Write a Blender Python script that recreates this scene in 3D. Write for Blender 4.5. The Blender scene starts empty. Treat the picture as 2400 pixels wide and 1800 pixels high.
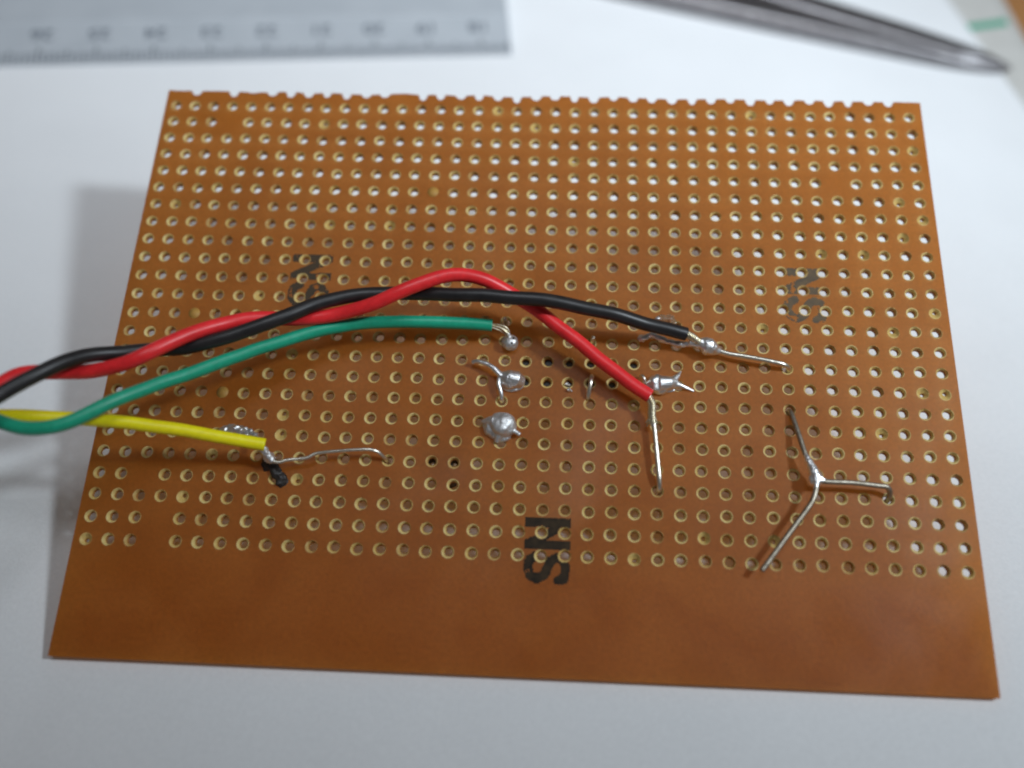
import bpy, math, random
from mathutils import Vector, Matrix, noise

random.seed(7)
S = 0.001                       # everything below is written in millimetres
scene = bpy.context.scene
C = scene.collection

# ------------------------------------------------------------------ camera
def V(*a): return Vector(a)
cam_d = bpy.data.cameras.new('camera')
cam = bpy.data.objects.new('camera', cam_d); C.objects.link(cam)
cam_d.sensor_width = 36; cam_d.lens = 36 * 2174.24 / 2400
cam_d.clip_start = 0.005; cam_d.clip_end = 20
r_, u_, f_ = V(0.99718596, 0.05202617, 0.05397622), V(-0.07428055, 0.78294442, 0.61764102), V(0.01012688, 0.61991234, -0.78460572)
cam.matrix_world = Matrix.Translation(V(46.359, -35.802, 99.948) * S) @ Matrix((r_, u_, -f_)).transposed().to_4x4()
cam_d.dof.use_dof = True
cam_d.dof.focus_distance = 107.5 * S
cam_d.dof.aperture_fstop = 32.6 / 3.6
cam_d.dof.aperture_blades = 0
scene.camera = cam

# ------------------------------------------------------------------ light and exposure
world = bpy.data.worlds.new('World'); scene.world = world; world.use_nodes = True
bg = world.node_tree.nodes['Background']
bg.inputs[0].default_value = (1.0, 0.93, 0.90, 1); bg.inputs[1].default_value = 0.08

def area(name, loc, target, size, watts, col, spread=180, size_y=None):
    d = bpy.data.lights.new(name, 'AREA'); d.energy = watts; d.color = col
    d.shape = 'RECTANGLE'; d.size = size * S; d.size_y = (size_y or size) * S; d.spread = math.radians(spread)
    o = bpy.data.objects.new(name, d); C.objects.link(o)
    o.location = V(*loc) * S
    o.rotation_euler = (V(*target) - V(*loc)).to_track_quat('-Z', 'Y').to_euler()
    return o
area('desk_lamp', (283, -11, 322), (95, 112, 0), 42, 0.158, (0.82, 0.92, 1.0), spread=64)
area('overhead_fill', (20, 60, 400), (2, 225, 0), 170, 0.180, (0.86, 0.925, 1.0), spread=66)  # added fill for the ambient light, narrowed so the front left falls off

scene.cycles.filter_width = 2.1
vs = scene.view_settings
vs.view_transform = 'Standard'; vs.look = 'None'; vs.gamma = 1; vs.use_curve_mapping = False; vs.exposure = 0.06

# ------------------------------------------------------------------ frames
# board frame: x right, y back, z out of the board, origin at the back left hole; the board leans on the paper
W = Matrix(((0.9974993, -0.0212772, -0.0673970), (0.0, 0.9536072, -0.3010538), (0.0706758, 0.3003009, 0.9512225)))
ORG = V(-1.60192, -71.93305, -1.37171)
def board_matrix(base):
    p = W @ (V(*base) - ORG)
    return Matrix.Translation(p * S) @ W.to_4x4()

# ------------------------------------------------------------------ materials
def mat(name, col, rough=0.5, metal=0.0, spec=0.5, var=None, scale=400, bump=0.0, bump_scale=900, coat=0.0, sss=0.0, detail=4, distort=0.0, grain=0.0, grain_scale=2500):
    m = bpy.data.materials.new(name); m.use_nodes = True
    nt = m.node_tree; b = nt.nodes['Principled BSDF']
    b.inputs['Roughness'].default_value = rough; b.inputs['Metallic'].default_value = metal
    b.inputs['Specular IOR Level'].default_value = spec
    b.inputs['Coat Weight'].default_value = coat; b.inputs['Coat Roughness'].default_value = 0.15
    b.inputs['Base Color'].default_value = (*col, 1)
    if sss:
        b.inputs['Subsurface Weight'].default_value = sss; b.inputs['Subsurface Radius'].default_value = (1, .6, .3)
        b.inputs['Subsurface Scale'].default_value = 0.0008
    tc = nt.nodes.new('ShaderNodeTexCoord')
    if var:
        n = nt.nodes.new('ShaderNodeTexNoise'); n.inputs['Scale'].default_value = scale; n.inputs['Detail'].default_value = detail
        n.inputs['Distortion'].default_value = distort
        nt.links.new(tc.outputs['Object'], n.inputs['Vector'])
        r = nt.nodes.new('ShaderNodeValToRGB'); r.color_ramp.elements[0].position = .3; r.color_ramp.elements[1].position = .7
        r.color_ramp.elements[0].color = (*col, 1); r.color_ramp.elements[1].color = (*var, 1)
        nt.links.new(n.outputs['Fac'], r.inputs['Fac'])
        if grain:
            g = nt.nodes.new('ShaderNodeTexNoise'); g.inputs['Scale'].default_value = grain_scale; g.inputs['Detail'].default_value = 3
            nt.links.new(tc.outputs['Object'], g.inputs['Vector'])
            mr = nt.nodes.new('ShaderNodeMapRange'); mr.inputs[1].default_value = .25; mr.inputs[2].default_value = .75
            mr.inputs[3].default_value = 1 - grain; mr.inputs[4].default_value = 1 + grain
            nt.links.new(g.outputs['Fac'], mr.inputs[0])
            ml = nt.nodes.new('ShaderNodeMix'); ml.data_type = 'RGBA'; ml.blend_type = 'MULTIPLY'; ml.inputs[0].default_value = 1
            nt.links.new(r.outputs['Color'], ml.inputs[6]); nt.links.new(mr.outputs[0], ml.inputs[7]); nt.links.new(ml.outputs[2], b.inputs['Base Color'])
        else: nt.links.new(r.outputs['Color'], b.inputs['Base Color'])
    if bump:
        n2 = nt.nodes.new('ShaderNodeTexNoise'); n2.inputs['Scale'].default_value = bump_scale; n2.inputs['Detail'].default_value = 5
        nt.links.new(tc.outputs['Object'], n2.inputs['Vector'])
        bp = nt.nodes.new('ShaderNodeBump'); bp.inputs['Strength'].default_value = bump; bp.inputs['Distance'].default_value = 0.0001
        nt.links.new(n2.outputs['Fac'], bp.inputs['Height']); nt.links.new(bp.outputs['Normal'], b.inputs['Normal'])
    return m

M_PAPER = mat('white_paper', (.80, .81, .82), .8, var=(.77, .78, .79), scale=60, bump=.3, bump_scale=3500, spec=.25, grain=.035, grain_scale=2200)
M_SHEET = mat('grey_newsprint', (.50, .49, .46), .85, var=(.56, .55, .52), scale=200, bump=.2, bump_scale=3000, spec=.2)
M_GREENBAR = mat('green_print', (.02, .33, .20), .7)
M_TABLE = mat('brown_wood', (.42, .20, .07), .5, var=(.32, .14, .045), scale=60, bump=.2)
M_BOARD = mat('phenolic_board', (.36, .110, .012), .48, spec=.42, var=(.46, .158, .024), scale=130, bump=.16, bump_scale=2600, detail=6, distort=.6, grain=.22, grain_scale=2600)
def translucent(m, fac, col):
    nt = m.node_tree; out = nt.nodes['Material Output']; b = nt.nodes['Principled BSDF']
    t_ = nt.nodes.new('ShaderNodeBsdfTranslucent'); t_.inputs[0].default_value = (*col, 1)
    mx = nt.nodes.new('ShaderNodeMixShader'); mx.inputs[0].default_value = fac
    nt.links.new(b.outputs[0], mx.inputs[1]); nt.links.new(t_.outputs[0], mx.inputs[2]); nt.links.new(mx.outputs[0], out.inputs[0])
def smudge(m, lo, hi, scale):
    nt = m.node_tree; b = nt.nodes['Principled BSDF']; tc = nt.nodes.new('ShaderNodeTexCoord')
    n = nt.nodes.new('ShaderNodeTexNoise'); n.inputs['Scale'].default_value = scale; n.inputs['Detail'].default_value = 6; n.inputs['Distortion'].default_value = 1.2
    mr = nt.nodes.new('ShaderNodeMapRange'); mr.inputs[1].default_value = .3; mr.inputs[2].default_value = .7; mr.inputs[3].default_value = lo; mr.inputs[4].default_value = hi
    nt.links.new(tc.outputs['Object'], n.inputs['Vector']); nt.links.new(n.outputs['Fac'], mr.inputs[0]); nt.links.new(mr.outputs[0], b.inputs['Roughness'])
smudge(M_BOARD, .36, .64, 55)
translucent(M_BOARD, .50, (1.0, .62, .21))
M_RIM = mat('punched_rim', (.80, .64, .28), .6, var=(.60, .42, .13), scale=1600, bump=.5, bump_scale=4000)
M_RIM2 = mat('punched_rim_brown', (.72, .54, .20), .6, var=(.56, .36, .10), scale=1600, bump=.5, bump_scale=4000)
M_RIM3 = mat('punched_rim_dark', (.44, .24, .07), .6, var=(.60, .42, .15), scale=1500, bump=.5, bump_scale=4000)
M_WALL = mat('hole_wall', (.34, .12, .025), .6, var=(.46, .22, .06), scale=1500)
M_PLUG = mat('plug_fill', (.50, .28, .06), .6, var=(.42, .21, .04), scale=1500)
M_INK = mat('stamp_ink', (.020, .016, .012), .7, spec=.12, var=(.055, .036, .020), scale=900)
M_INK1 = mat('stamp_ink_thin', (.060, .045, .03), .7, spec=.12, var=(.075, .05, .03), scale=1000)
M_INK2 = mat('stamp_ink_worn', (.10, .080, .058), .7, spec=.12, var=(.17, .115, .065), scale=1100)
M_RED = mat('red_insulation', (.93, .034, .040), .36, var=(.74, .020, .024), scale=260, grain=.10, grain_scale=1800, bump=.06, bump_scale=1500, sss=.15)
M_BLACK = mat('black_insulation', (.012, .011, .012), .40, var=(.022, .020, .020), scale=700, bump=.12, bump_scale=1500)
M_GREEN = mat('green_insulation', (.012, .40, .235), .40, var=(.010, .33, .19), scale=260, grain=.10, grain_scale=1800, bump=.06, bump_scale=1500, sss=.1)
M_YELLOW = mat('yellow_insulation', (.95, .84, .006), .40, var=(.86, .73, .006), scale=260, grain=.08, grain_scale=1800, bump=.06, bump_scale=1500, sss=.15)
M_SOLDER = mat('solder', (.93, .93, .94), .40, 1.0, var=(.80, .80, .80), scale=1800, bump=.35, bump_scale=2200)
M_DULL = mat('dull_solder', (.80, .80, .80), .55, 1.0, var=(.64, .64, .64), scale=1500, bump=.7, bump_scale=2600)
M_LEAD = mat('tinned_lead', (.86, .83, .74), .34, 1.0, var=(.72, .67, .56), scale=1800, bump=.2, bump_scale=2500)
M_LEADD = mat('dull_lead', (.46, .42, .35), .46, 1.0, var=(.30, .26, .20), scale=1500, bump=.5, bump_scale=1800)
M_STRAND = mat('tinned_strands', (.88, .84, .70), .36, 1.0, var=(.66, .58, .38), scale=2500, bump=.2)
M_CHARSHADE = mat('char_and_shade', (.014, .011, .010), .5, var=(.03, .022, .018), scale=2500, bump=.8, bump_scale=2500)
M_STEEL = mat('brushed_steel', (.36, .35, .36), .40, 1.0, var=(.27, .26, .27), scale=500, bump=.1)
M_RULER = mat('grey_ruler_plastic', (.42, .45, .48), .42, var=(.46, .49, .52), scale=150, bump=.05)
M_RULERINK = mat('ruler_ink', (.13, .15, .18), .6)
M_TICK = mat('tick_ink', (.06, .07, .09), .6)
M_CHIP = mat('black_moulding', (.010, .010, .011), .5, bump=.2)
def flux_mat():
    m = mat('clear_flux', (.80, .66, .45), .12, spec=.6)
    b = m.node_tree.nodes['Principled BSDF']; b.inputs['Transmission Weight'].default_value = .85; b.inputs['IOR'].default_value = 1.45
    return m
M_FLUX = flux_mat()

# ------------------------------------------------------------------ mesh helpers (mm)
class MB:
    def __init__(s): s.v, s.f = [], []
    def add(s, vs_, fs):
        o = len(s.v); s.v += [tuple(v) for v in vs_]; s.f += [tuple(i + o for i in f) for f in fs]
    def box(s, x0, x1, y0, y1, z0, z1, ch=0.0):
        if not ch:
            v = [(x, y, z) for z in (z0, z1) for x, y in ((x0, y0), (x1, y0), (x1, y1), (x0, y1))]
            s.add(v, [(3, 2, 1, 0), (4, 5, 6, 7), (0, 1, 5, 4), (1, 2, 6, 5), (2, 3, 7, 6), (3, 0, 4, 7)]); return
        def ring(d, z):
            return [(x0 + d + ch, y0 + d, z), (x1 - d - ch, y0 + d, z), (x1 - d, y0 + d + ch, z), (x1 - d, y1 - d - ch, z),
                    (x1 - d - ch, y1 - d, z), (x0 + d + ch, y1 - d, z), (x0 + d, y1 - d - ch, z), (x0 + d, y0 + d + ch, z)]
        R = [ring(ch * .6, z0), ring(0, z0 + ch * .6), ring(0, z1 - ch * .6), ring(ch * .6, z1)]
        v = sum(R, []); f = [tuple(range(7, -1, -1)), tuple(range(24, 32))]
        for k in range(3):
            for i in range(8): f.append((k*8+i, k*8+(i+1) % 8, k*8+8+(i+1) % 8, k*8+8+i))
        s.add(v, f)
    def tube(s, pts, rad, n=12, cap=True, flat=1.0, up=None, wob=0.0):
        pts = [V(*p) for p in pts]
        if not isinstance(rad, (list, tuple)): rad = [rad] * len(pts)
        T = [(pts[min(i+1, len(pts)-1)] - pts[max(i-1, 0)]).normalized() for i in range(len(pts))]
        nrm = (V(*up) if up else (V(0, 0, 1) if abs(T[0].z) < .9 else V(1, 0, 0)))
        vv, ff = [], []
        for i, p in enumerate(pts):
            nrm = V(*up) if up else nrm
            nrm = (nrm - T[i] * nrm.dot(T[i])).normalized(); b = T[i].cross(nrm)
            for k in range(n):
                a = 2 * math.pi * k / n
                q = nrm * math.sin(a) * flat + b * math.cos(a)
                r = rad[i] * (1 + (wob * noise.noise(p * 1.7 + q * 1.2) if wob else 0))
                vv.append(p + q * r)
        for i in range(len(pts) - 1):
            for k in range(n):
                ff.append((i*n+k, i*n+(k+1) % n, (i+1)*n+(k+1) % n, (i+1)*n+k))
        if cap:
            ff.append(tuple(range(n-1, -1, -1))); ff.append(tuple(range((len(pts)-1)*n, len(pts)*n)))
        s.add(vv, ff)
    def ball(s, c, r, nu=16, nv=10, rough=0.0, seed=0.0):
        c = V(*c); r = V(*(r if isinstance(r, (tuple, list)) else (r, r, r)))
        vv = [c + V(0, 0, -r.z)]
        for j in range(1, nv):
            t = math.pi * j / nv - math.pi / 2
            for i in range(nu):
                a = 2 * math.pi * i / nu
                d = V(math.cos(a) * math.cos(t), math.sin(a) * math.cos(t), math.sin(t))
                k = 1 + (rough * noise.noise(d * 1.6 + V(seed, 0, 0)) if rough else 0)
                vv.append(c + V(d.x * r.x, d.y * r.y, d.z * r.z) * k)
        vv.append(c + V(0, 0, r.z)); e = len(vv) - 1; ff = []
        for i in range(nu):
            ff.append((0, 1 + (i+1) % nu, 1 + i)); ff.append((e, e - nu + i, e - nu + (i+1) % nu))
        for j in range(nv - 2):
            for i in range(nu):
                a, b = 1 + j*nu + i, 1 + j*nu + (i+1) % nu
                ff.append((a, b, b + nu, a + nu))
        s.add(vv, ff)
    def mesh(s, name, m, base=(0, 0, 0), smooth=True, scale=S):
        b = V(*base); me = bpy.data.meshes.new(name)
        me.from_pydata([(V(*v) - b) * scale for v in s.v], [], s.f)
        if smooth: me.polygons.foreach_set('use_smooth', [True] * len(me.polygons))
        if m: me.materials.append(m)
        me.update(); return me

def spline(pts, step=0.35):
    P = [V(*p) for p in pts]; P = [P[0] * 2 - P[1]] + P + [P[-1] * 2 - P[-2]]; out = []
    for i in range(1, len(P) - 2):
        a, b, c, d = P[i-1], P[i], P[i+1], P[i+2]
        k = max(2, int((c - b).length / step))
        for j in range(k):
            t = j / k
            out.append(0.5 * (2*b + (c - a)*t + (2*a - 5*b + 4*c - d)*t*t + (3*b - a - 3*c + d)*t**3))
    out.append(P[-2]); return out
def relax(P, n=6):
    P = [p.copy() for p in P]
    for _ in range(n):
        P = [P[0]] + [(P[i-1] + P[i] * 2 + P[i+1]) / 4 for i in range(1, len(P)-1)] + [P[-1]]
    return P

def fuse(name, mb, m, base, voxel=0.07, smooth_it=4, rough=0.0, rscale=2.0):
    """melts the shapes of one solder joint into a single continuous surface"""
    me = mb.mesh(name, None, base, True, 1.0)
    o = bpy.data.objects.new('melt', me); C.objects.link(o)
    r = o.modifiers.new('r', 'REMESH'); r.mode = 'VOXEL'; r.voxel_size = voxel; r.use_smooth_shade = True
    s = o.modifiers.new('s', 'SMOOTH'); s.iterations = smooth_it; s.factor = .5
    dg = bpy.context.evaluated_depsgraph_get()
    out = bpy.data.meshes.new_from_object(o.evaluated_get(dg)); out.name = name
    bpy.data.objects.remove(o); bpy.data.meshes.remove(me)
    if rough:
        for v in out.vertices:
            v.co += v.normal * rough * noise.noise(v.co * rscale)
    out.transform(Matrix.Scale(S, 4)); out.materials.clear(); out.materials.append(m)
    out.polygons.foreach_set('use_smooth', [True] * len(out.polygons)); return out

def tag(o, label, cat, group=None, kind=None):
    o['label'] = label
    if cat: o['category'] = cat
    if group: o['group'] = group
    if kind: o['kind'] = kind
    return o
def link(name, data, parent=None, mw=None):
    o = bpy.data.objects.new(name, data); C.objects.link(o)
    if parent: o.parent = parent
    if mw is not None: o.matrix_world = mw
    return o
def part(name, mb, m, parent, base=(0, 0, 0), smooth=True):
    return link(name, mb.mesh(name, m, base, smooth), parent)

# ------------------------------------------------------------------ setting: table, sheets
def sheet(name, poly, z, m, nx=60, amp=0.0, th=0.09):
    """a sheet of paper over a four-cornered outline, with a slight waviness and a real thickness"""
    a, b, c, d = [V(*p) for p in poly]; mb = MB(); vv = []; ff = []
    for top in (1, 0):
        for j in range(nx + 1):
            for i in range(nx + 1):
                u, w = i / nx, j / nx
                p = a*(1-u)*(1-w) + b*u*(1-w) + c*u*w + d*(1-u)*w
                lift = .40 + .0735 * min(max(p.x, 0), 102)     # the sheet bows up to the board's front edge
                lift *= math.exp(-(min(p.x, 0) / 20) ** 2 - (max(p.x - 102, 0) / 45) ** 2)
                h = amp * lift * math.exp(-(p.y / 40) ** 2)
                vv.append((p.x, p.y, z + h - (0 if top else th)))
    n1 = (nx + 1) ** 2
    for j in range(nx):
        for i in range(nx):
            k = j * (nx + 1) + i
            ff.append((k, k + 1, k + nx + 2, k + nx + 1)); ff.append((n1 + k, n1 + k + nx + 1, n1 + k + nx + 2, n1 + k + 1))
    rim = [i for i in range(nx)] + [nx + j * (nx + 1) for j in range(nx)] + [n1 - 1 - i for i in range(nx)] + [(nx - j) * (nx + 1) for j in range(nx)]
    for q in range(len(rim)):
        e, g = rim[q], rim[(q + 1) % len(rim)]; ff.append((g, e, n1 + e, n1 + g))
    mb.add(vv, ff); return mb

t = MB(); t.box(-450, 550, -380, 620, -22, -0.62, 2)
o = link('table_top', t.mesh('table_top', M_TABLE, smooth=False)); o['kind'] = 'structure'
o['label'] = 'brown wooden table top showing past the sheets in the back right corner'

ns = link('printed_sheet', None, None, Matrix.Translation(V(143, 140, -.3) * S))
tag(ns, 'greyish printed sheet with one green bar, under the white paper edge', 'paper')
q = sheet('printed_sheet', [(60, -30), (149.5, 40), (147.0, 250), (60, 250)], -0.25, M_SHEET, 20)
part('sheet', q, M_SHEET, ns, (143, 140, -.3))
gb = MB(); gb.add([(128, 141.9, -.235), (146.2, 148.5, -.235), (146.4, 150.9, -.235), (128, 144.0, -.235), (128, 141.9, -.262), (146.2, 148.5, -.262), (146.4, 150.9, -.262), (128, 144.0, -.262)],
                  [(0, 1, 2, 3), (4, 7, 6, 5), (0, 4, 5, 1), (1, 5, 6, 2), (2, 6, 7, 3), (3, 7, 4, 0)])
part('green_bar', gb, M_GREENBAR, ns, (143, 140, -.3), False)

e0, e1 = V(136.4, 150), V(140.9, 120)
dr = (e1 - e0).normalized(); lf = V(dr.y, -dr.x)
far = e0 - dr * 62; near = far + dr * 297
ps = sheet('paper_sheet', [(near + lf * 210)[:2], near[:2], far[:2], (far + lf * 210)[:2]], 0.0, M_PAPER, 130, 1.0)
o = link('paper_sheet', ps.mesh('paper_sheet', M_PAPER, (60, 60, 0)), None, Matrix.Translation(V(60, 60, 0) * S))
tag(o, 'large plain white paper sheet under the board, ruler and tweezers', 'paper')

# ------------------------------------------------------------------ perforated board
P, NC, NR, TH = 2.54, 39, 24, 0.78
X0, X1, Y1, Y0 = -1.45, 98.15, 2.35, -71.15
ROUT, NS = .72, 14
MISSING = {(1, 3), (20, 2), (22, 3), (23, 3), (4, 34)}
_hr = random.Random(3)
PLUG = {(5, 14), (12, 3), (16, 5)}
HALF = {(6, 1), (12, 30), (19, 5), (6, 38), (15, 38), (3, 21), (0, 17), (8, 33), (18, 8)} | {(_hr.randrange(24), _hr.randrange(39)) for _ in range(26)}
board = link('perforated_board', None, None, board_matrix((-1.4, -71.1, -1.2)))
BASE = (-1.4, -71.1, -1.2)
tag(board, 'brown perforated circuit board tilted on the paper, its back edge jagged', 'circuit board')
pl = MB()
def quad(x0, x1, y0, y1):
    pl.add([(x0, y0, 0), (x1, y0, 0), (x1, y1, 0), (x0, y1, 0)], [(0, 1, 2, 3)])
    pl.add([(x0, y0, -TH), (x1, y0, -TH), (x1, y1, -TH), (x0, y1, -TH)], [(3, 2, 1, 0)])
jit = {}
for r in range(NR):
    for c in range(NC):
        cx, cy = c * P, -r * P; h = P / 2
        if (r, c) in MISSING: quad(cx - h, cx + h, cy - h, cy + h); continue
        ox, oy = random.gauss(0, .035), random.gauss(0, .035); jit[(r, c)] = (ox, oy)
        sq = []
        for k in range(NS):
            a = 2 * math.pi * (k + .5) / NS; m_ = max(abs(math.cos(a)), abs(math.sin(a)))
            sq.append((cx + h * math.cos(a) / m_, cy + h * math.sin(a) / m_))
        ci = [(cx + ox + ROUT * math.cos(2 * math.pi * (k + .5) / NS), cy + oy + ROUT * math.sin(2 * math.pi * (k + .5) / NS)) for k in range(NS)]
        for z, fl in ((0, 0), (-TH, 1)):
            v = [(x, y, z) for x, y in sq] + [(x, y, z) for x, y in ci]; f = []
            for k in range(NS):
                j = (k + 1) % NS
                f.append((k, j, NS + j, NS + k) if not fl else (NS + k, NS + j, j, k))
            # the corners of the square cell lie between samples: close them
            cor = [(cx + sx * h, cy + sy * h, z) for sx, sy in ((1, 1), (-1, 1), (-1, -1), (1, -1))]
            b0 = len(v); v += cor
            for qd in range(4):
                a = math.pi / 4 + qd * math.pi / 2
                k = int((a / (2 * math.pi)) * NS - .5) % NS; j = (k + 1) % NS
                f.append((k, b0 + qd, j) if not fl else (j, b0 + qd, k))
            pl.add(v, f)
quad(X0, -P / 2, -(NR - .5) * P, P / 2); quad((NC - .5) * P, X1, -(NR - .5) * P, P / 2)
quad(X0, X1, Y0, -(NR - .5) * P)
# back edge: snapped along a row of holes
rng = random.Random(5); edge = []; x = X0; n_e = 12
cols = {}
for c in range(-1, NC + 1): cols[c] = (rng.uniform(.42, .58), rng.uniform(.5, .95) if rng.random() > .04 else rng.uniform(.0, .12), rng.uniform(-.12, .12), rng.uniform(-.13, .22))
cols[2] = (.4, .0, 0, 0.1)
steps = int((X1 - X0) / .127)
for i in range(steps + 1):
    x = X0 + (X1 - X0) * i / steps; c = round(x / P); rr, dep, off, lv = cols[c]
    nb = cols.get(c + (1 if x > c * P else -1), cols[c]); w_ = abs(x / P - c)
    y = Y1 + lv * (1 - w_) + nb[3] * w_ + .05 * noise.noise(V(x * 2.2, 4, 0))
    d = abs(x - c * P - off)
    if d < rr + .15: y -= dep * max(0, 1 - (d / (rr + .15)) ** 3)
    edge.append((x, min(y, Y1 + .35)))
v = []
for x, y in edge: v += [(x, P / 2, 0), (x, y, 0), (x, P / 2, -TH), (x, y + .06 * noise.noise(V(x * 3, 9, 1)), -TH)]
f = []
for i in range(len(edge) - 1):
    a, b = i * 4, i * 4 + 4
    f += [(a, b, b + 1, a + 1), (a + 3, b + 3, b + 2, a + 2), (a + 1, b + 1, b + 3, a + 3)]
pl.add(v, f)
pl.add([(X0, Y0, 0), (X1, Y0, 0), (X0, Y0, -TH), (X1, Y0, -TH)], [(0, 2, 3, 1)])
pl.add([(X0, Y0, 0), (X0, edge[0][1], 0), (X0, Y0, -TH), (X0, edge[0][1], -TH)], [(0, 1, 3, 2)])
pl.add([(X1, Y0, 0), (X1, edge[-1][1], 0), (X1, Y0, -TH), (X1, edge[-1][1], -TH)], [(0, 2, 3, 1)])
part('plate', pl, M_BOARD, board, BASE, False)

def rim_shape(seed, half=False):
    rg = random.Random(seed); mb = MB()
    prof = [(ROUT, 0.0), (ROUT - .03, .014), (.64, -.08), (.50, -.29), (.48, -.42), (.47, -TH)]
    sx, sy = rg.uniform(-.01, .09), rg.uniform(.01, .10); ecc = rg.uniform(-.05, .06); ea = rg.uniform(0, 6.3)
    grow = rg.uniform(-.07, .07); v = []
    for k_, (r, z) in enumerate(prof):
        w = min(1, k_ / 3)
        for k in range(NS):
            a = 2 * math.pi * (k + .5) / NS
            rr = r if k_ == 0 else r * (1 + w * (grow + ecc * math.cos(2 * a + ea)) + (0 if k_ == 0 else rg.uniform(-.06, .06)))
            if half and k_ >= 3: rr *= .45 + .35 * math.cos(a + ea)
            v.append((rr * math.cos(a) + sx * w, rr * math.sin(a) + sy * w, z + (rg.uniform(-.03, .03) if 1 < k_ < 5 else 0)))
    f = []
    for k_ in range(len(prof) - 1):
        for k in range(NS):
            j = (k + 1) % NS; f.append((k_*NS + k, k_*NS + j, (k_+1)*NS + j, (k_+1)*NS + k))
    mb.add(v, f); return mb
shapes = [rim_shape(i) for i in range(16)]; halves = [rim_shape(50 + i, True) for i in range(4)]
def two_tone(me, m=None):
    # the walls of the hole are brown board, only the crushed lip is pale
    me.materials.append(M_WALL)
    for p in me.polygons:
        if all(me.vertices[i].co.z < -.27 * S for i in p.vertices): p.material_index = 1
    return me
def use_mesh(mb, m): return two_tone(mb.mesh('hole_rim', m, smooth=True))
RIMS = [M_RIM, M_RIM2, M_RIM3, M_RIM]
rim_me = [use_mesh(s, RIMS[i % 4]) for i, s in enumerate(shapes)]; half_me = [use_mesh(s, M_RIM2) for s in halves]
plug = MB()
plug.add([(0, 0, -.05)] + [((ROUT + .004) * math.cos(2*math.pi*(k+.5)/NS), (ROUT + .004) * math.sin(2*math.pi*(k+.5)/NS), .006) for k in range(NS)] +
         [(ROUT * .99 * math.cos(2*math.pi*(k+.5)/NS), ROUT * .99 * math.sin(2*math.pi*(k+.5)/NS), -TH * .9) for k in range(NS)],
         [(0, 1 + k, 1 + (k+1) % NS) for k in range(NS)] + [(1 + k, 1 + NS + k, 1 + NS + (k+1) % NS, 1 + (k+1) % NS) for k in range(NS)])
plug_me = plug.mesh('hole_plug', M_PLUG)
rest = MB(); rest_kind = []; holes = sorted(jit, key=lambda q: (-q[0], abs(q[1] - 19))); placed = 0
OFFB = V(*BASE)
for (r, c) in holes:
    ox, oy = jit[(r, c)]; ctr = V(c * P + ox, -r * P + oy, 0); i = random.randrange(len(shapes))
    if (r, c) in PLUG:
        o = link('hole_plug', plug_me, board); o.location = (ctr - OFFB) * S; continue
    hf = (r, c) in HALF
    if placed < 300 or hf:
        o = link('hole_rim', half_me[i % 4] if hf else rim_me[i], board); o.location = (ctr - OFFB) * S; placed += 1
    else:
        rest.add([ctr + V(*v) for v in shapes[i].v], shapes[i].f); rest_kind += [(0, 2, 3, 0)[i % 4]] * len(shapes[i].f)
o = part('far_hole_rims', rest, M_RIM, board, BASE); FZ = -BASE[2]
o.data.materials.append(M_WALL); o.data.materials.append(M_RIM2); o.data.materials.append(M_RIM3)
for p in o.data.polygons:
    p.material_index = rest_kind[p.index]
    if all(o.data.vertices[i].co.z < (FZ - .27) * S for i in p.vertices): p.material_index = 1
o['kind'] = 'stuff'

# stamped letters: thin ink lying on the plate, broken by the holes
N_STROKES = [((.38, 0), (.38, 5)), ((2.92, 0), (2.92, 5)), ((.45, 4.7), (2.85, .3))]
S_LINE = [(3.0, 3.75), (2.75, 4.35), (1.7, 4.62), (.8, 4.3), (.45, 3.6), (.8, 2.95), (1.6, 2.6), (2.45, 2.2), (2.85, 1.45), (2.5, .72), (1.6, .38), (.75, .62), (.35, 1.3)]
S_STROKES = list(zip(S_LINE[:-1], S_LINE[1:]))
def seg(p, a, b):
    a, b = V(*a), V(*b); d = b - a; t_ = max(0, min(1, (p - a).dot(d) / d.length_squared)); return (p - a - d * t_).length
def stamp(x0, y0, strokes, hw, m, fade, seed):
    mb = MB(); st = .11
    for i in range(int(3.6 / st)):
        for j in range(int(5.4 / st)):
            p = V(-.1 + i * st, -.2 + j * st); d = min(seg(p, a, b) for a, b in strokes)
            if p.y < 0 or p.y > 5: continue
            if d > hw + .1 * noise.noise(V(p.x * 3, p.y * 3, seed)): continue
            if noise.noise(V(p.x * 1.3, p.y * 1.3, seed + 9)) + .35 * noise.noise(V(p.x * 6, p.y * 6, seed)) < fade: continue
            bx, by = x0 + p.y, y0 - p.x; c, r = round(bx / P), round(-by / P)
            if (r, c) in jit and (bx - c * P - jit[(r, c)][0]) ** 2 + (by + r * P - jit[(r, c)][1]) ** 2 < (ROUT + .015) ** 2: continue
            h = st / 2
            mb.add([(bx - h, by - h, .012), (bx + h, by - h, .012), (bx + h, by + h, .012), (bx - h, by + h, .012)], [(0, 1, 2, 3)])
    part('stamped_letter', mb, m, board, BASE, False)
for x0, y0, m, fade in ((49.0, -54.35, M_INK, -.62), (18.8, -22.2, M_INK1, -.36), (78.9, -22.45, M_INK2, -.40)):
    stamp(x0, y0, N_STROKES, .52, m, fade, x0); stamp(x0, y0 - 3.75, S_STROKES, .52, m, fade, x0 + 3)

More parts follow.
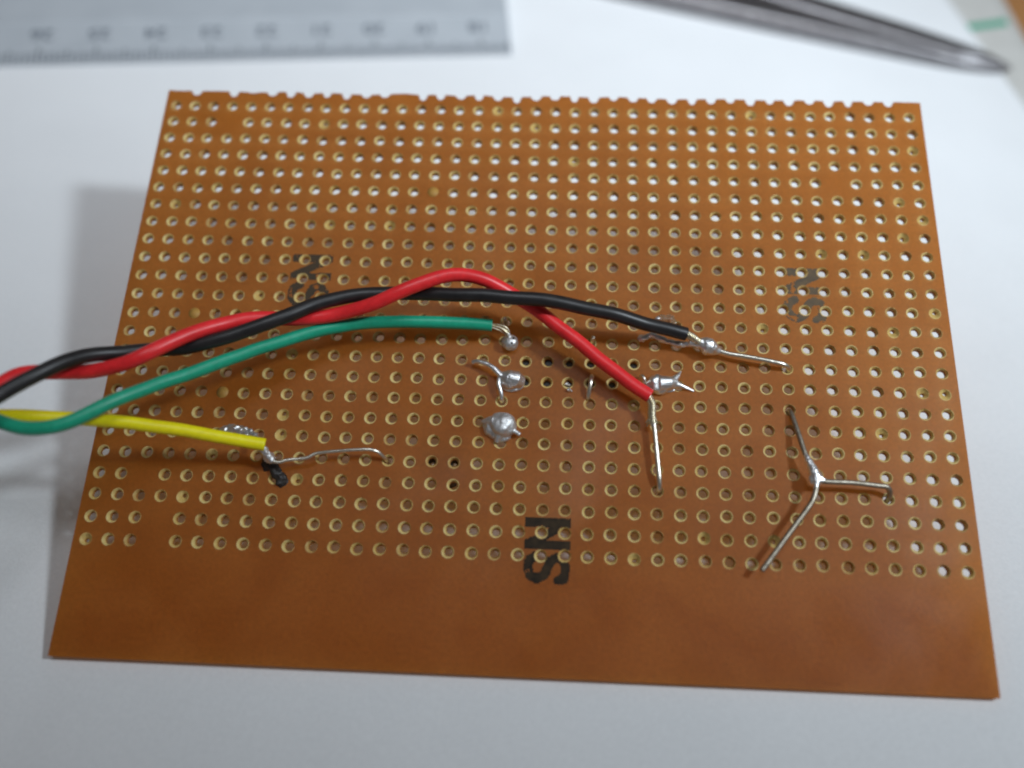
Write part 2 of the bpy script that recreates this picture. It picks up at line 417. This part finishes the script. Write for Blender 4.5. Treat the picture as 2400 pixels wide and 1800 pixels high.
# ------------------------------------------------------------------ parts hanging under the board, seen dark through the holes
rl = MB(); rl.box(47.2, 62.0, -38.5, -34.2, -4.2, -TH - .25, .4)
o = link('black_chip', rl.mesh('black_chip', M_CHIP, (54.6, -37, -4.2), False), None, board_matrix((54.6, -37, -4.2)))
tag(o, 'black moulded chip under the board, dark through the middle holes', 'chip')
cp = link('capacitor', None, None, board_matrix((39.37, -48.1, -5.4)))
tag(cp, 'small black round capacitor under the board, dark through two holes', 'capacitor')
cb = MB(); cb.tube([(39.37, -48.1, z) for z in (-5.4, -5.2, -3.0, -2.6, -2.2, -1.45, -1.2)], [1.7, 1.9, 1.9, 1.75, 1.9, 1.9, 1.7], 24)
part('can', cb, M_CHIP, cp, (39.37, -48.1, -5.4))
for dx in (-1.27, 1.27):
    lb = MB(); lb.tube([(39.37 + dx, -48.26, -2), (39.37 + dx, -48.26, -.9)], .22, 8); part('leg', lb, M_LEAD, cp, (39.37, -48.1, -5.4))

# ------------------------------------------------------------------ wires
RED = [(-34, -118, 30), (-22, -88, 27), (-13.5, -65, 23), (-7.2, -51.61, 19.0), (-5.78, -48.81, 17.0), (-4.47, -46.02, 15.0), (-3.62, -44.49, 14.0), (-2.77, -43.56, 12.6), (-1.46, -42.96, 11.2), (1.54, -42.63, 10.6), (5.07, -42.1, 11.2), (7.56, -41.12, 11.6), (8.87, -40.02, 11.2), (11.41, -37.79, 10.0), (14.12, -35.92, 8.8), (17.03, -34.6, 7.6), (20.92, -33.66, 6.2), (24.37, -33.36, 5.9), (27.21, -32.74, 6.0), (30.86, -32.04, 7.0), (33.53, -31.06, 7.8), (36.06, -29.72, 7.9), (38.58, -28.57, 7.6), (40.8, -28.04, 7.2), (42.88, -28.11, 6.6), (45.53, -28.87, 5.4), (47.32, -29.6, 4.6), (50.05, -31.21, 4.0), (53.69, -33.99, 3.5), (57.28, -36.7, 3.0), (59.94, -38.58, 2.6), (62.49, -40.25, 2.3)]
BLACK = [(-37, -117, 30), (-25, -88, 26), (-15.5, -64, 21), (-7.79, -51.76, 18.0), (-5.58, -49.61, 17.0), (-3.59, -47.31, 16.0), (-2.49, -46.22, 15.6), (-0.9, -44.54, 14.8), (0.54, -42.82, 13.6), (2.52, -41.05, 11.6), (4.97, -39.94, 10.0), (7.09, -39.35, 9.2), (11.03, -38.57, 8.6), (14.33, -37.63, 8.6), (17.53, -36.33, 8.4), (21.47, -34.19, 8.0), (24.54, -32.23, 7.2), (27.08, -30.88, 6.4), (29.62, -30.24, 6.0), (33.13, -29.92, 5.8), (35.81, -29.9, 5.8), (39.43, -30.17, 6.2), (44.77, -30.41, 6.6), (48.28, -30.5, 6.6), (51.79, -30.73, 6.0), (57.12, -31.12, 4.8), (62.0, -31.75, 3.4), (66.71, -32.52, 2.4)]
GREEN = [(-70, -70, 14), (-48, -52, 12), (-30, -44.5, 11.5), (-20, -44.2, 11.6), (-13.09, -46.23, 12.0), (-8.74, -47.72, 12.5), (-4.91, -49.26, 12.8), (-3.16, -49.77, 12.8), (-1.51, -49.93, 12.8), (0.07, -49.76, 12.8), (1.76, -49.08, 12.6), (4.07, -47.57, 12.0), (6.38, -45.36, 10.8), (8.88, -43.53, 9.6), (11.51, -41.76, 8.4), (15.79, -39.17, 7.0), (20.32, -36.55, 5.8), (23.46, -34.91, 5.0), (26.98, -33.66, 4.4), (30.38, -32.79, 3.8), (33.9, -32.38, 3.4), (37.45, -32.15, 3.0), (41.05, -32.06, 2.7), (44.11, -32.09, 2.4)]
YELLOW = [(-72, -68, 18), (-50, -58, 16.5), (-32, -52.5, 15), (-20, -50, 13.8), (-11.72, -48.92, 13.0), (-8.55, -48.48, 12.4), (-5.62, -48.21, 11.6), (-2.83, -47.9, 10.7), (0.03, -47.69, 9.9), (2.95, -47.51, 9.2), (5.84, -47.43, 8.4), (8.72, -47.41, 7.4), (13.28, -47.59, 5.8), (16.34, -47.72, 4.6), (19.71, -47.94, 3.6)]
def wire(name, label, pts, rad, m):
    b = pts[-1]; w = link(name, None, None, board_matrix(b)); tag(w, label, 'wire', 'insulated hook-up wires soldered to the board')
    cl = relax(spline(pts, .4), 8); mb = MB()
    cl = [p + V(noise.noise(p * .23), noise.noise(p * .23 + V(7, 0, 0)), noise.noise(p * .23 + V(0, 9, 0))) * .16 * min(1, (len(cl) - 1 - i) / 12) for i, p in enumerate(cl)]
    rr = [rad * (1 + .015 * noise.noise(p * .5)) for p in cl]
    d = (cl[-1] - cl[-2]).normalized()
    # rounded cut end with the core recessed
    mb.tube(cl + [cl[-1] + d * .12, cl[-1] + d * .14, cl[-1] - d * .05], rr + [rad * .98, rad * .86, rad * .5], 20)
    part('insulation', mb, m, w, b); return w, b
def helix(path, R0, R1, turns, ph, rad, n=7):
    cl = spline(path, .08); out = []; up = V(0, 0, 1)
    for i, p in enumerate(cl):
        T = (cl[min(i+1, len(cl)-1)] - cl[max(i-1, 0)]).normalized(); nr = (up - T * up.dot(T)).normalized(); b = T.cross(nr)
        a = ph + turns * 2 * math.pi * i / len(cl); R_ = R0 + (R1 - R0) * i / len(cl)
        out.append(p + (nr * math.cos(a) + b * math.sin(a)) * R_)
    mb = MB(); mb.tube(out, rad, n); return mb

w, b = wire('red_wire', 'red insulated wire arching over the black wire to a stripped end', RED, .80, M_RED)
core = [(62.0, -39.8, 2.35), (62.50, -40.5, 2.2), (62.81, -41.16, 2.0), (62.83, -42.13, 1.6), (62.95, -43.22, 1.25)]
for k in range(6): part('strand', helix(core, .34, .40, 2.4, k * 1.047, .125), M_STRAND, w, b)
for k, tip in enumerate(((62.35, -43.5, 1.0), (62.2, -43.2, 1.35), (63.55, -43.25, 1.2), (63.4, -42.9, 1.5))):
    mb = MB(); mb.tube(spline([(62.85, -42.2, 1.7), ((62.9 + tip[0]) / 2, -42.7, 1.62), tip], .1), .09, 7); part('strand', mb, M_STRAND, w, b)
so = MB(); so.ball((62.95, -43.0, 1.25), (.38, .40, .34), rough=.5); so.tube([(62.98, -43.0, 1.2), (63.15, -43.7, 1.12)], .30, 10)
link('solder', fuse('solder', so, M_SOLDER, b, .06, 2, .06, 4), w)

w, b = wire('black_wire', 'black insulated wire twisted with the red one, tip in shiny solder', BLACK, .80, M_BLACK)
core = [(66.3, -32.45, 2.45), (66.9, -32.55, 2.3), (67.5, -32.78, 2.15), (68.19, -33.17, 1.9), (68.91, -33.44, 1.6)]
for k in range(7): part('strand', helix(core, .42, .25, 1.0, k * .9, .14), M_STRAND, w, b)
so = MB()
so.tube(spline([(67.2, -33.2, 1.55), (68.0, -33.25, 1.5), (68.8, -33.3, 1.45), (69.64, -33.62, 1.3), (70.4, -33.85, 1.05), (71.1, -34.05, .9)], .15),
        [.42 + .66 * math.exp(-((i / 27 - .55) / .26) ** 2) - .25 * (i / 27) ** 4 for i in range(len(spline([(67.2, -33.2, 1.55), (68.0, -33.25, 1.5), (68.8, -33.3, 1.45), (69.64, -33.62, 1.3), (70.4, -33.85, 1.05), (71.1, -34.05, .9)], .15)))], 14)
so.tube(spline([(61.91, -32.37, .35), (62.5, -32.1, .5), (63.02, -31.97, .65), (64.4, -32.63, .75), (66.04, -33.16, 1.0), (67.67, -33.35, 1.4)], .15), .36, 10, wob=.5)
so.ball((61.9, -32.35, .35), (.5, .45, .42), rough=.4); so.ball((63.1, -32.0, .5), (.45, .4, .5), rough=.4); so.ball((66.2, -33.2, .7), (.5, .4, .5), rough=.4)
link('solder', fuse('solder', so, M_SOLDER, b, .07, 3, .06, 3), w)

w, b = wire('green_wire', 'green insulated wire ending at a small pitted solder ball', GREEN, .74, M_GREEN)
for k, pth in enumerate(([(43.9, -32.03, 2.5), (45.19, -32.0, 2.35), (46.1, -32.35, 2.0), (46.39, -33.2, 1.4)], [(43.9, -32.23, 2.35), (45.02, -32.51, 2.0), (45.74, -32.80, 1.7), (46.15, -33.31, 1.2)],
                         [(43.9, -32.1, 2.3), (45.1, -32.2, 2.2), (45.95, -32.6, 1.9), (46.3, -33.2, 1.5)], [(43.9, -32.15, 2.6), (45.0, -32.3, 2.3), (45.9, -32.75, 2.0), (46.2, -33.3, 1.5)])):
    mb = MB(); mb.tube(relax(spline(pth, .12), 4), .10, 7); part('strand', mb, M_STRAND, w, b)
so = MB(); so.ball((46.42, -33.6, .82), (.98, .95, .92), 24, 16, rough=.10); so.ball((46.3, -33.3, .25), (1.0, .9, .4), rough=.2); so.tube([(46.1, -32.7, 1.7), (46.3, -33.2, 1.3)], .28, 8)
ball = link('solder', fuse('solder', so, M_DULL, b, .07, 2, .05, 3), w)
for (x, y, z) in ((46.62, -33.95, 1.62), (46.80, -33.35, 1.66)):
    pt = MB(); pt.ball((x, y, z), (.17, .14, .10), 10, 6, rough=.3); part('pit', pt, M_CHARSHADE, ball, b)

w, b = wire('yellow_wire', 'yellow insulated wire soldered above a black spot of char and painted shadow', YELLOW, .72, M_YELLOW)
so = MB(); so.tube(spline([(19.0, -47.9, 3.3), (19.4, -48.2, 2.95), (19.72, -48.45, 2.6), (20.06, -48.98, 2.05), (20.45, -49.3, 1.8)], .12), .46, 12, wob=.35)
so.ball((20.0, -48.9, 1.6), (.62, .6, .8), rough=.4); so.ball((19.6, -48.6, 1.0), (.55, .5, .9), rough=.4)
link('solder', fuse('solder', so, M_DULL, b, .07, 3, .07, 3), w)

# ------------------------------------------------------------------ bare leads
def lead(name, label, paths, m=M_LEAD, rad=.25, group='bare component leads on the board', solder=None):
    b = paths[0][-1]; w = link(name, None, None, board_matrix(b)); tag(w, label, 'lead', group)
    for pth in paths:
        cl = relax(spline(pth, .12), 3); mb = MB(); d = (cl[0] - cl[1]).normalized()
        mb.tube([cl[0] + d * .05] + cl, [rad * .7] + [rad * (1 + .05 * noise.noise(p * 2)) for p in cl], 12); part('pin', mb, m, w, b)
    if solder: link('solder', fuse('solder', solder, M_SOLDER, b, .06, 3, .05, 3), w)
    return w
lead('component_lead', 'straight bare lead running right from the black wire joint', [[(70.5, -33.85, 1.0), (71.92, -34.28, 1.0), (73.34, -34.55, 1.15), (75.75, -34.98, 1.2), (77.72, -35.32, 1.05), (78.5, -35.45, .75), (78.9, -35.62, .2), (78.95, -35.66, -.7)]], rad=.30)
lead('component_lead', 'straight bare lead running towards the front from the red wire joint', [[(62.86, -41.72, 1.35), (63.16, -43.45, 1.15), (63.42, -46.54, 1.1), (63.66, -49.3, .85), (63.75, -50.4, .3), (63.78, -50.75, -.7)]], rad=.30)
lead('component_lead', 'thin kinked bare lead running right from the yellow wire joint', [[(20.07, -49.2, 1.9), (21.12, -49.42, 1.8), (21.9, -49.12, 1.75), (23.72, -48.82, 1.6), (24.34, -48.66, 1.6), (25.13, -48.19, 1.6), (27.22, -47.88, 1.7), (30.6, -47.57, 1.8), (31.9, -47.62, 1.5), (32.6, -48.0, .8), (32.95, -48.25, 0), (33.02, -48.3, -.8)]], rad=.21)
js = MB(); js.tube(spline([(79.75, -46.4, 1.6), (80.1, -47.3, 1.75), (80.46, -48.3, 1.8), (80.7, -49.3, 1.8)], .15), [.30 + .28 * min(1, i / 14) for i in range(len(spline([(79.75, -46.4, 1.6), (80.1, -47.3, 1.75), (80.46, -48.3, 1.8), (80.7, -49.3, 1.8)], .15)))], 12)
js.ball((80.72, -49.1, 1.75), (.82, .85, .55), rough=.3); js.tube([(80.8, -49.3, 1.85), (82.1, -49.5, 1.85)], [.5, .24], 12); js.tube([(80.7, -49.2, 1.9), (80.45, -50.4, 2.0)], [.5, .26], 12)
js.tube([(79.9, -46.9, 1.7), (80.05, -47.3, 1.75)], .36, 10, wob=.4)
lead('lead_junction', 'three bare leads soldered into a Y near the board\'s right edge', [
    [(80.6, -48.6, 1.9), (79.8, -46.53, 1.6), (79.37, -44.36, 1.2), (78.96, -41.9, .55), (78.78, -40.9, .1), (78.74, -40.64, -.7)],
    [(80.6, -49.4, 1.9), (81.94, -49.48, 1.9), (84.57, -49.46, 1.75), (87.24, -49.64, 1.6), (88.4, -49.72, 1.4), (88.85, -50.2, .8), (88.9, -50.7, -.1), (88.9, -50.8, -.8)],
    [(74.28, -59.41, 1.7), (76.2, -56.85, 1.85), (78.0, -54.45, 1.95), (79.85, -51.98, 2.05), (80.5, -50.4, 2.0), (80.7, -49.3, 1.9)]], rad=.30, m=M_LEADD, solder=js)
lead('lead_stub', 'short arched bare lead stub left of the red wire', [[(56.15, -37.2, -.3), (56.05, -37.5, .7), (55.92, -38.5, 1.0), (55.72, -39.6, .5), (55.66, -39.95, .0)]], rad=.27, group='short lead stubs')
lead('lead_stub', 'tiny upright lead stub behind the red wire, under the black wire', [[(56.19, -32.53, .9), (56.1, -32.75, .5), (55.95, -33.0, -.6)]], rad=.25, group='short lead stubs')
lead('lead_stub', 'tiny shiny lead stub between the red wire end and a spiked blob', [[(61.7, -37.2, .5), (61.95, -37.35, .9), (62.1, -37.8, .9), (62.15, -38.2, .2)]], rad=.22, group='short lead stubs')
lead('lead_stub', 'tiny shiny upright lead stub just behind the pitted solder ball', [[(45.62, -30.65, 1.15), (45.66, -30.6, .7), (45.7, -30.5, -.7)]], rad=.26, group='short lead stubs')

# ------------------------------------------------------------------ solder blobs and residue
def blob(name, label, cat, mb, m, base, voxel=.07, it=3, rough=.05, rs=3, group=None):
    o = link(name, fuse(name, mb, m, base, voxel, it, rough, rs), None, board_matrix(base)); return tag(o, label, cat, group)
G = 'solder blobs standing on the board'
a = MB(); a.ball((46.6, -38.25, .75), (1.3, 1.12, 1.05), 24, 14, rough=.10, seed=1); a.tube([(46.4, -38.1, 1.0), (47.3, -38.25, .85), (47.95, -38.35, .4)], [.95, 1.05, .75], 16)
a.ball((46.8, -38.4, .12), (1.45, 1.2, .35), rough=.2, seed=4); a.tube([(45.35, -37.75, 1.15), (46.3, -38.1, 1.0)], [.34, .95], 14)
sp_ = spline([(42.05, -36.19, .75), (42.62, -36.17, 1.05), (43.75, -36.53, 1.3), (44.68, -37.13, 1.35), (45.6, -38.0, 1.2)], .12)
a.tube(sp_, [.27 + .18 * (i / len(sp_)) ** 3 for i in range(len(sp_))], 12, wob=.12)
a.tube(spline([(45.4, -37.9, 1.2), (45.27, -38.8, 1.05), (45.6, -39.9, .8), (45.68, -40.5, .3), (45.7, -40.64, -.6)], .12), .27, 12)
blob('solder_blob', 'shiny solder blob with two curved lead tails', 'solder', a, M_SOLDER, (46.5, -38.3, 0), .06, 5, .03, 1.6, G)
a = MB(); a.ball((45.95, -43.75, .6), (1.65, 1.5, 1.3), 28, 16, rough=.12, seed=2.7); a.ball((45.0, -43.9, .3), (1.35, 1.35, .8), rough=.2, seed=8)
a.tube([(45.0, -43.45, .8), (44.1, -43.35, .6), (43.5, -43.4, .3)], [.8, .45, .25], 12); a.ball((45.8, -44.75, .15), (1.25, .95, .5), rough=.25, seed=3)
a.tube([(46.9, -44.2, .8), (48.0, -44.9, .7)], .26, 10); a.tube([(45.7, -44.6, .6), (45.3, -45.75, .15)], [.7, .3], 10)
blob('solder_blob', 'largest dull grey domed solder blob with one short pin', 'solder', a, M_DULL, (45.8, -43.8, 0), .06, 5, .05, 1.8, G)
a = MB(); a.ball((63.75, -38.15, .55), (1.35, 1.2, .85), 24, 14, rough=.25, seed=5); a.tube([(63.8, -38.1, .75), (65.1, -38.0, .7), (65.9, -37.9, .5)], [1.0, .80, .5], 14, wob=.2)
a.tube([(65.3, -37.8, .7), (66.0, -37.1, .6), (66.4, -36.4, .5)], [.6, .3, .09], 12); a.tube([(65.4, -38.0, .6), (66.3, -38.2, .45), (67.3, -38.5, .2), (67.9, -38.7, .0)], [.6, .32, .19, .16], 12)
a.ball((64.6, -38.1, .1), (1.5, .9, .35), rough=.4)
blob('solder_blob', 'smooth bright solder blob with two thin spikes', 'solder', a, M_SOLDER, (64, -38.1, 0), .06, 4, .02, 1.5, G)
a = MB(); sp_ = spline([(13.4, -45.45, .35), (14.44, -45.5, .9), (16.27, -45.75, 1.5), (17.7, -46.2, 2.0), (18.4, -46.75, 2.2), (18.9, -47.4, 2.5)], .15)
a.tube(sp_, [.34 + .30 * math.exp(-((i / len(sp_) - .3) / .25) ** 2) for i in range(len(sp_))], 12, wob=.4); a.ball((15.2, -45.7, .6), (1.2, .5, .7), rough=.4); a.ball((17.2, -46.3, 1.1), (.9, .45, 1.1), rough=.4)
blob('solder_blob', 'crumpled pale solder smear behind the yellow wire end', 'solder', a, M_SOLDER, (16, -45.7, 0), .07, 2, .10, 3, G)
a = MB(); a.tube(spline([(19.4, -48.75, .7), (20.0, -49.45, .4), (20.75, -50.3, .28), (21.15, -51.0, .2)], .15), .62, 12, wob=.9, flat=.6); a.ball((21.1, -50.95, .12), (.85, .85, .32), rough=.8, seed=3); a.ball((19.5, -49.1, .2), (1.0, .8, .45), rough=.8, seed=6)  # black lump: a charred blob with the shadow beside it modelled in
blob('char_and_shadow', 'black charred blob and painted shadow in front of the yellow wire end', 'residue', a, M_CHARSHADE, (20.5, -50, 0), .08, 7, .04, 2)
a = MB(); a.ball((64.3, -29.7, .25), (.75, .5, .4), rough=.4); a.ball((65.2, -29.6, .2), (.8, .5, .35), rough=.4); a.ball((65.7, -30.2, .2), (.5, .5, .3), rough=.4)
blob('flux_residue', 'clear glassy flux residue behind the black wire near its tip', 'residue', a, M_FLUX, (65, -29.8, 0), .08, 4, .08, 3)
a = MB(); a.ball((63.75, -29.95, .75), (.36, .3, .35), rough=.3); a.ball((63.75, -29.95, .2), (.28, .28, .4), rough=.3)
blob('solder_bead', 'tiny bright bead touching the back of the black wire', 'solder', a, M_SOLDER, (63.8, -29.9, 0), .05, 2)
for (x, y, r_b) in ((53.16, -38.3, .26), (53.45, -39.05, .3)):
    a = MB(); a.ball((x, y, r_b * .6), (r_b, r_b * .8, r_b * .8), rough=.5, seed=x); a.ball((x + .3, y - .1, .08), (.2, .15, .14), rough=.4)
    lb = 'tiny solder crumb left of the arched stub, ' + ('farther from the camera of two' if r_b < .28 else 'nearer to the camera of two')
    blob('solder_crumb', lb, 'solder', a, M_SOLDER, (x, y, 0), .05, 2, group='solder crumbs')

# ------------------------------------------------------------------ ruler
ang = math.atan2(123.2 - 107.2, 42.1 + 47.6)
RB = V(43.5, 122.6, .02)
ruler = link('ruler', None, None, Matrix.Translation(RB * S) @ Matrix.Rotation(ang, 4, 'Z'))
tag(ruler, 'grey ruler lying upside down at the back, numbered 18 to 27', 'ruler')
prof = [(0, 0), (0, .55), (.12, .65), (4.6, 1.05), (10.9, 1.85), (11.3, 2.0), (30, 2.0), (30.4, 1.8), (30.4, 0)]
rb = MB(); L0, L1 = -165.0, 0.0; v = []
for x in (L0, L1 - .15, L1):
    k = 0 if x < L1 else .12
    for (y, z) in prof: v.append((x + (.05 * y if x > -1 else 0), min(max(y, k), 30.4 - k), max(z - k, 0)))
n = len(prof); f = [tuple(range(n)), tuple(range(3*n - 1, 2*n - 1, -1))]
for s_ in range(2):
    for i in range(n):
        j = (i + 1) % n; f.append((s_*n + i, (s_+1)*n + i, (s_+1)*n + j, s_*n + j))
rb.add(v, f); part('body', rb, M_RULER, ruler, smooth=False)
def zr(y): return .65 + (y - .12) * (.40 / 4.48) if y < 4.6 else 1.05 + (y - 4.6) * (.8 / 6.3)
ticks = {}
for ln in (2.6, 3.4, 4.4):
    tk = MB(); y0, y1 = .25, ln; tk.add([(-.17, y0, zr(y0) + .012), (.17, y0, zr(y0) + .012), (.17, y1, zr(y1) + .012), (-.17, y1, zr(y1) + .012)], [(0, 1, 2, 3)]); ticks[ln] = tk.mesh('tick_mark', M_TICK, smooth=False)
NUM = [18, 19, 20, 21, 22, 23, 24, 25, 26, 27]; X18 = -5.6; PITCH = 10.05
for k in range(-5, 105):
    x = X18 - k * PITCH / 10
    if x > -.4: continue
    ln = 4.4 if k % 10 == 0 else 3.4 if k % 5 == 0 else 2.6
    o = link('tick_mark', ticks[ln], ruler); o.location = (x * S, 0, 0)
for i, nm in enumerate(NUM):
    cu = bpy.data.curves.new('number', 'FONT'); cu.body = str(nm); cu.size = 4.1; cu.align_x = 'CENTER'; cu.align_y = 'CENTER'; cu.offset = .06
    tmp = bpy.data.objects.new('n', cu); C.objects.link(tmp)
    me = bpy.data.meshes.new_from_object(tmp.evaluated_get(bpy.context.evaluated_depsgraph_get())); me.name = 'number'
    bpy.data.objects.remove(tmp)
    sl = math.atan2(.8, 6.3); yc = 7.8
    me.transform(Matrix.Translation(V(X18 - i * PITCH, yc, zr(yc) + .025) * S) @ Matrix.Rotation(sl, 4, 'X') @ Matrix.Rotation(math.pi, 4, 'Z') @ Matrix.Scale(S, 4))
    me.materials.clear(); me.materials.append(M_RULERINK)
    link('number', me, ruler)

# ------------------------------------------------------------------ tweezers
tw = link('tweezers', None, None, Matrix.Translation(V(140, 130, 0) * S)); TB = (140, 130, 0)
tag(tw, 'steel tweezers with pointed tips lying at the back right corner', 'tweezers')
def arm(pts, flat):
    P_ = spline([p[:3] for p in pts], 1.0); Wd = spline([(p[3], p[4], 0) for p in pts], 1.0)
    k = [i * (len(pts) - 1) / (len(P_) - 1) for i in range(len(P_))]; mb = MB(); vv = []; n = 16
    def lerp(c, t_): i = min(int(t_), len(pts) - 2); q_ = t_ - i; return pts[i][c] * (1 - q_) + pts[i+1][c] * q_
    # re-walk so that widths follow the same parameter as the centre line
    Q = []; 
    for i in range(len(pts) - 1):
        for j in range(8): Q.append(i + j / 8)
    Q.append(len(pts) - 1)
    ctr = relax([V(lerp(0, q_), lerp(1, q_), lerp(2, q_)) for q_ in Q], 10); wd = [lerp(3, q_) for q_ in Q]; ht = [lerp(4, q_) for q_ in Q]
    for i, p in enumerate(ctr):
        T = (ctr[min(i+1, len(ctr)-1)] - ctr[max(i-1, 0)]).normalized(); sd = V(-T.y, T.x, 0).normalized()
        for a_ in range(n):
            th = 2 * math.pi * a_ / n; cs, sn = math.cos(th), math.sin(th); e = .55
            vv.append(p + sd * (wd[i] / 2) * math.copysign(abs(cs) ** e, cs) + V(0, 0, 1) * (ht[i] / 2) * math.copysign(abs(sn) ** e, sn))
    ff = [tuple(range(n - 1, -1, -1)), tuple(range((len(ctr) - 1) * n, len(ctr) * n))]
    for i in range(len(ctr) - 1):
        for a_ in range(n): ff.append((i*n + a_, i*n + (a_+1) % n, (i+1)*n + (a_+1) % n, (i+1)*n + a_))
    mb.add(vv, ff); return mb
part('arm', arm([(-8, 184, 2.2, 5, 3), (20, 163, 2.0, 5, 3.4), (62, 148.3, 2.1, 5.4, 4.0), (98, 139.5, 1.9, 5.4, 3.7), (118, 133.4, 1.7, 3.4, 3.0), (131, 130.2, 1.25, 2.4, 2.2), (137.5, 129.4, .85, 1.2, 1.3), (139.6, 129.6, .7, .6, .7)], 1), M_STEEL, tw, TB)
part('arm', arm([(-8, 187.5, 2.2, 5, 3), (40, 176, 2.5, 6, 3.6), (80, 154.5, 2.4, 5.8, 3.6), (96, 147.0, 2.4, 6.4, 3.8), (110, 141.2, 2.2, 6.2, 3.6), (121, 136.7, 2.1, 5.6, 3.3), (132, 132.2, 1.8, 4.8, 2.8), (136.8, 131.3, 1.4, 3.0, 2.0), (139.4, 130.5, 1.1, 1.5, 1.3), (141.0, 130.0, .9, .5, .6)], 1), M_STEEL, tw, TB)
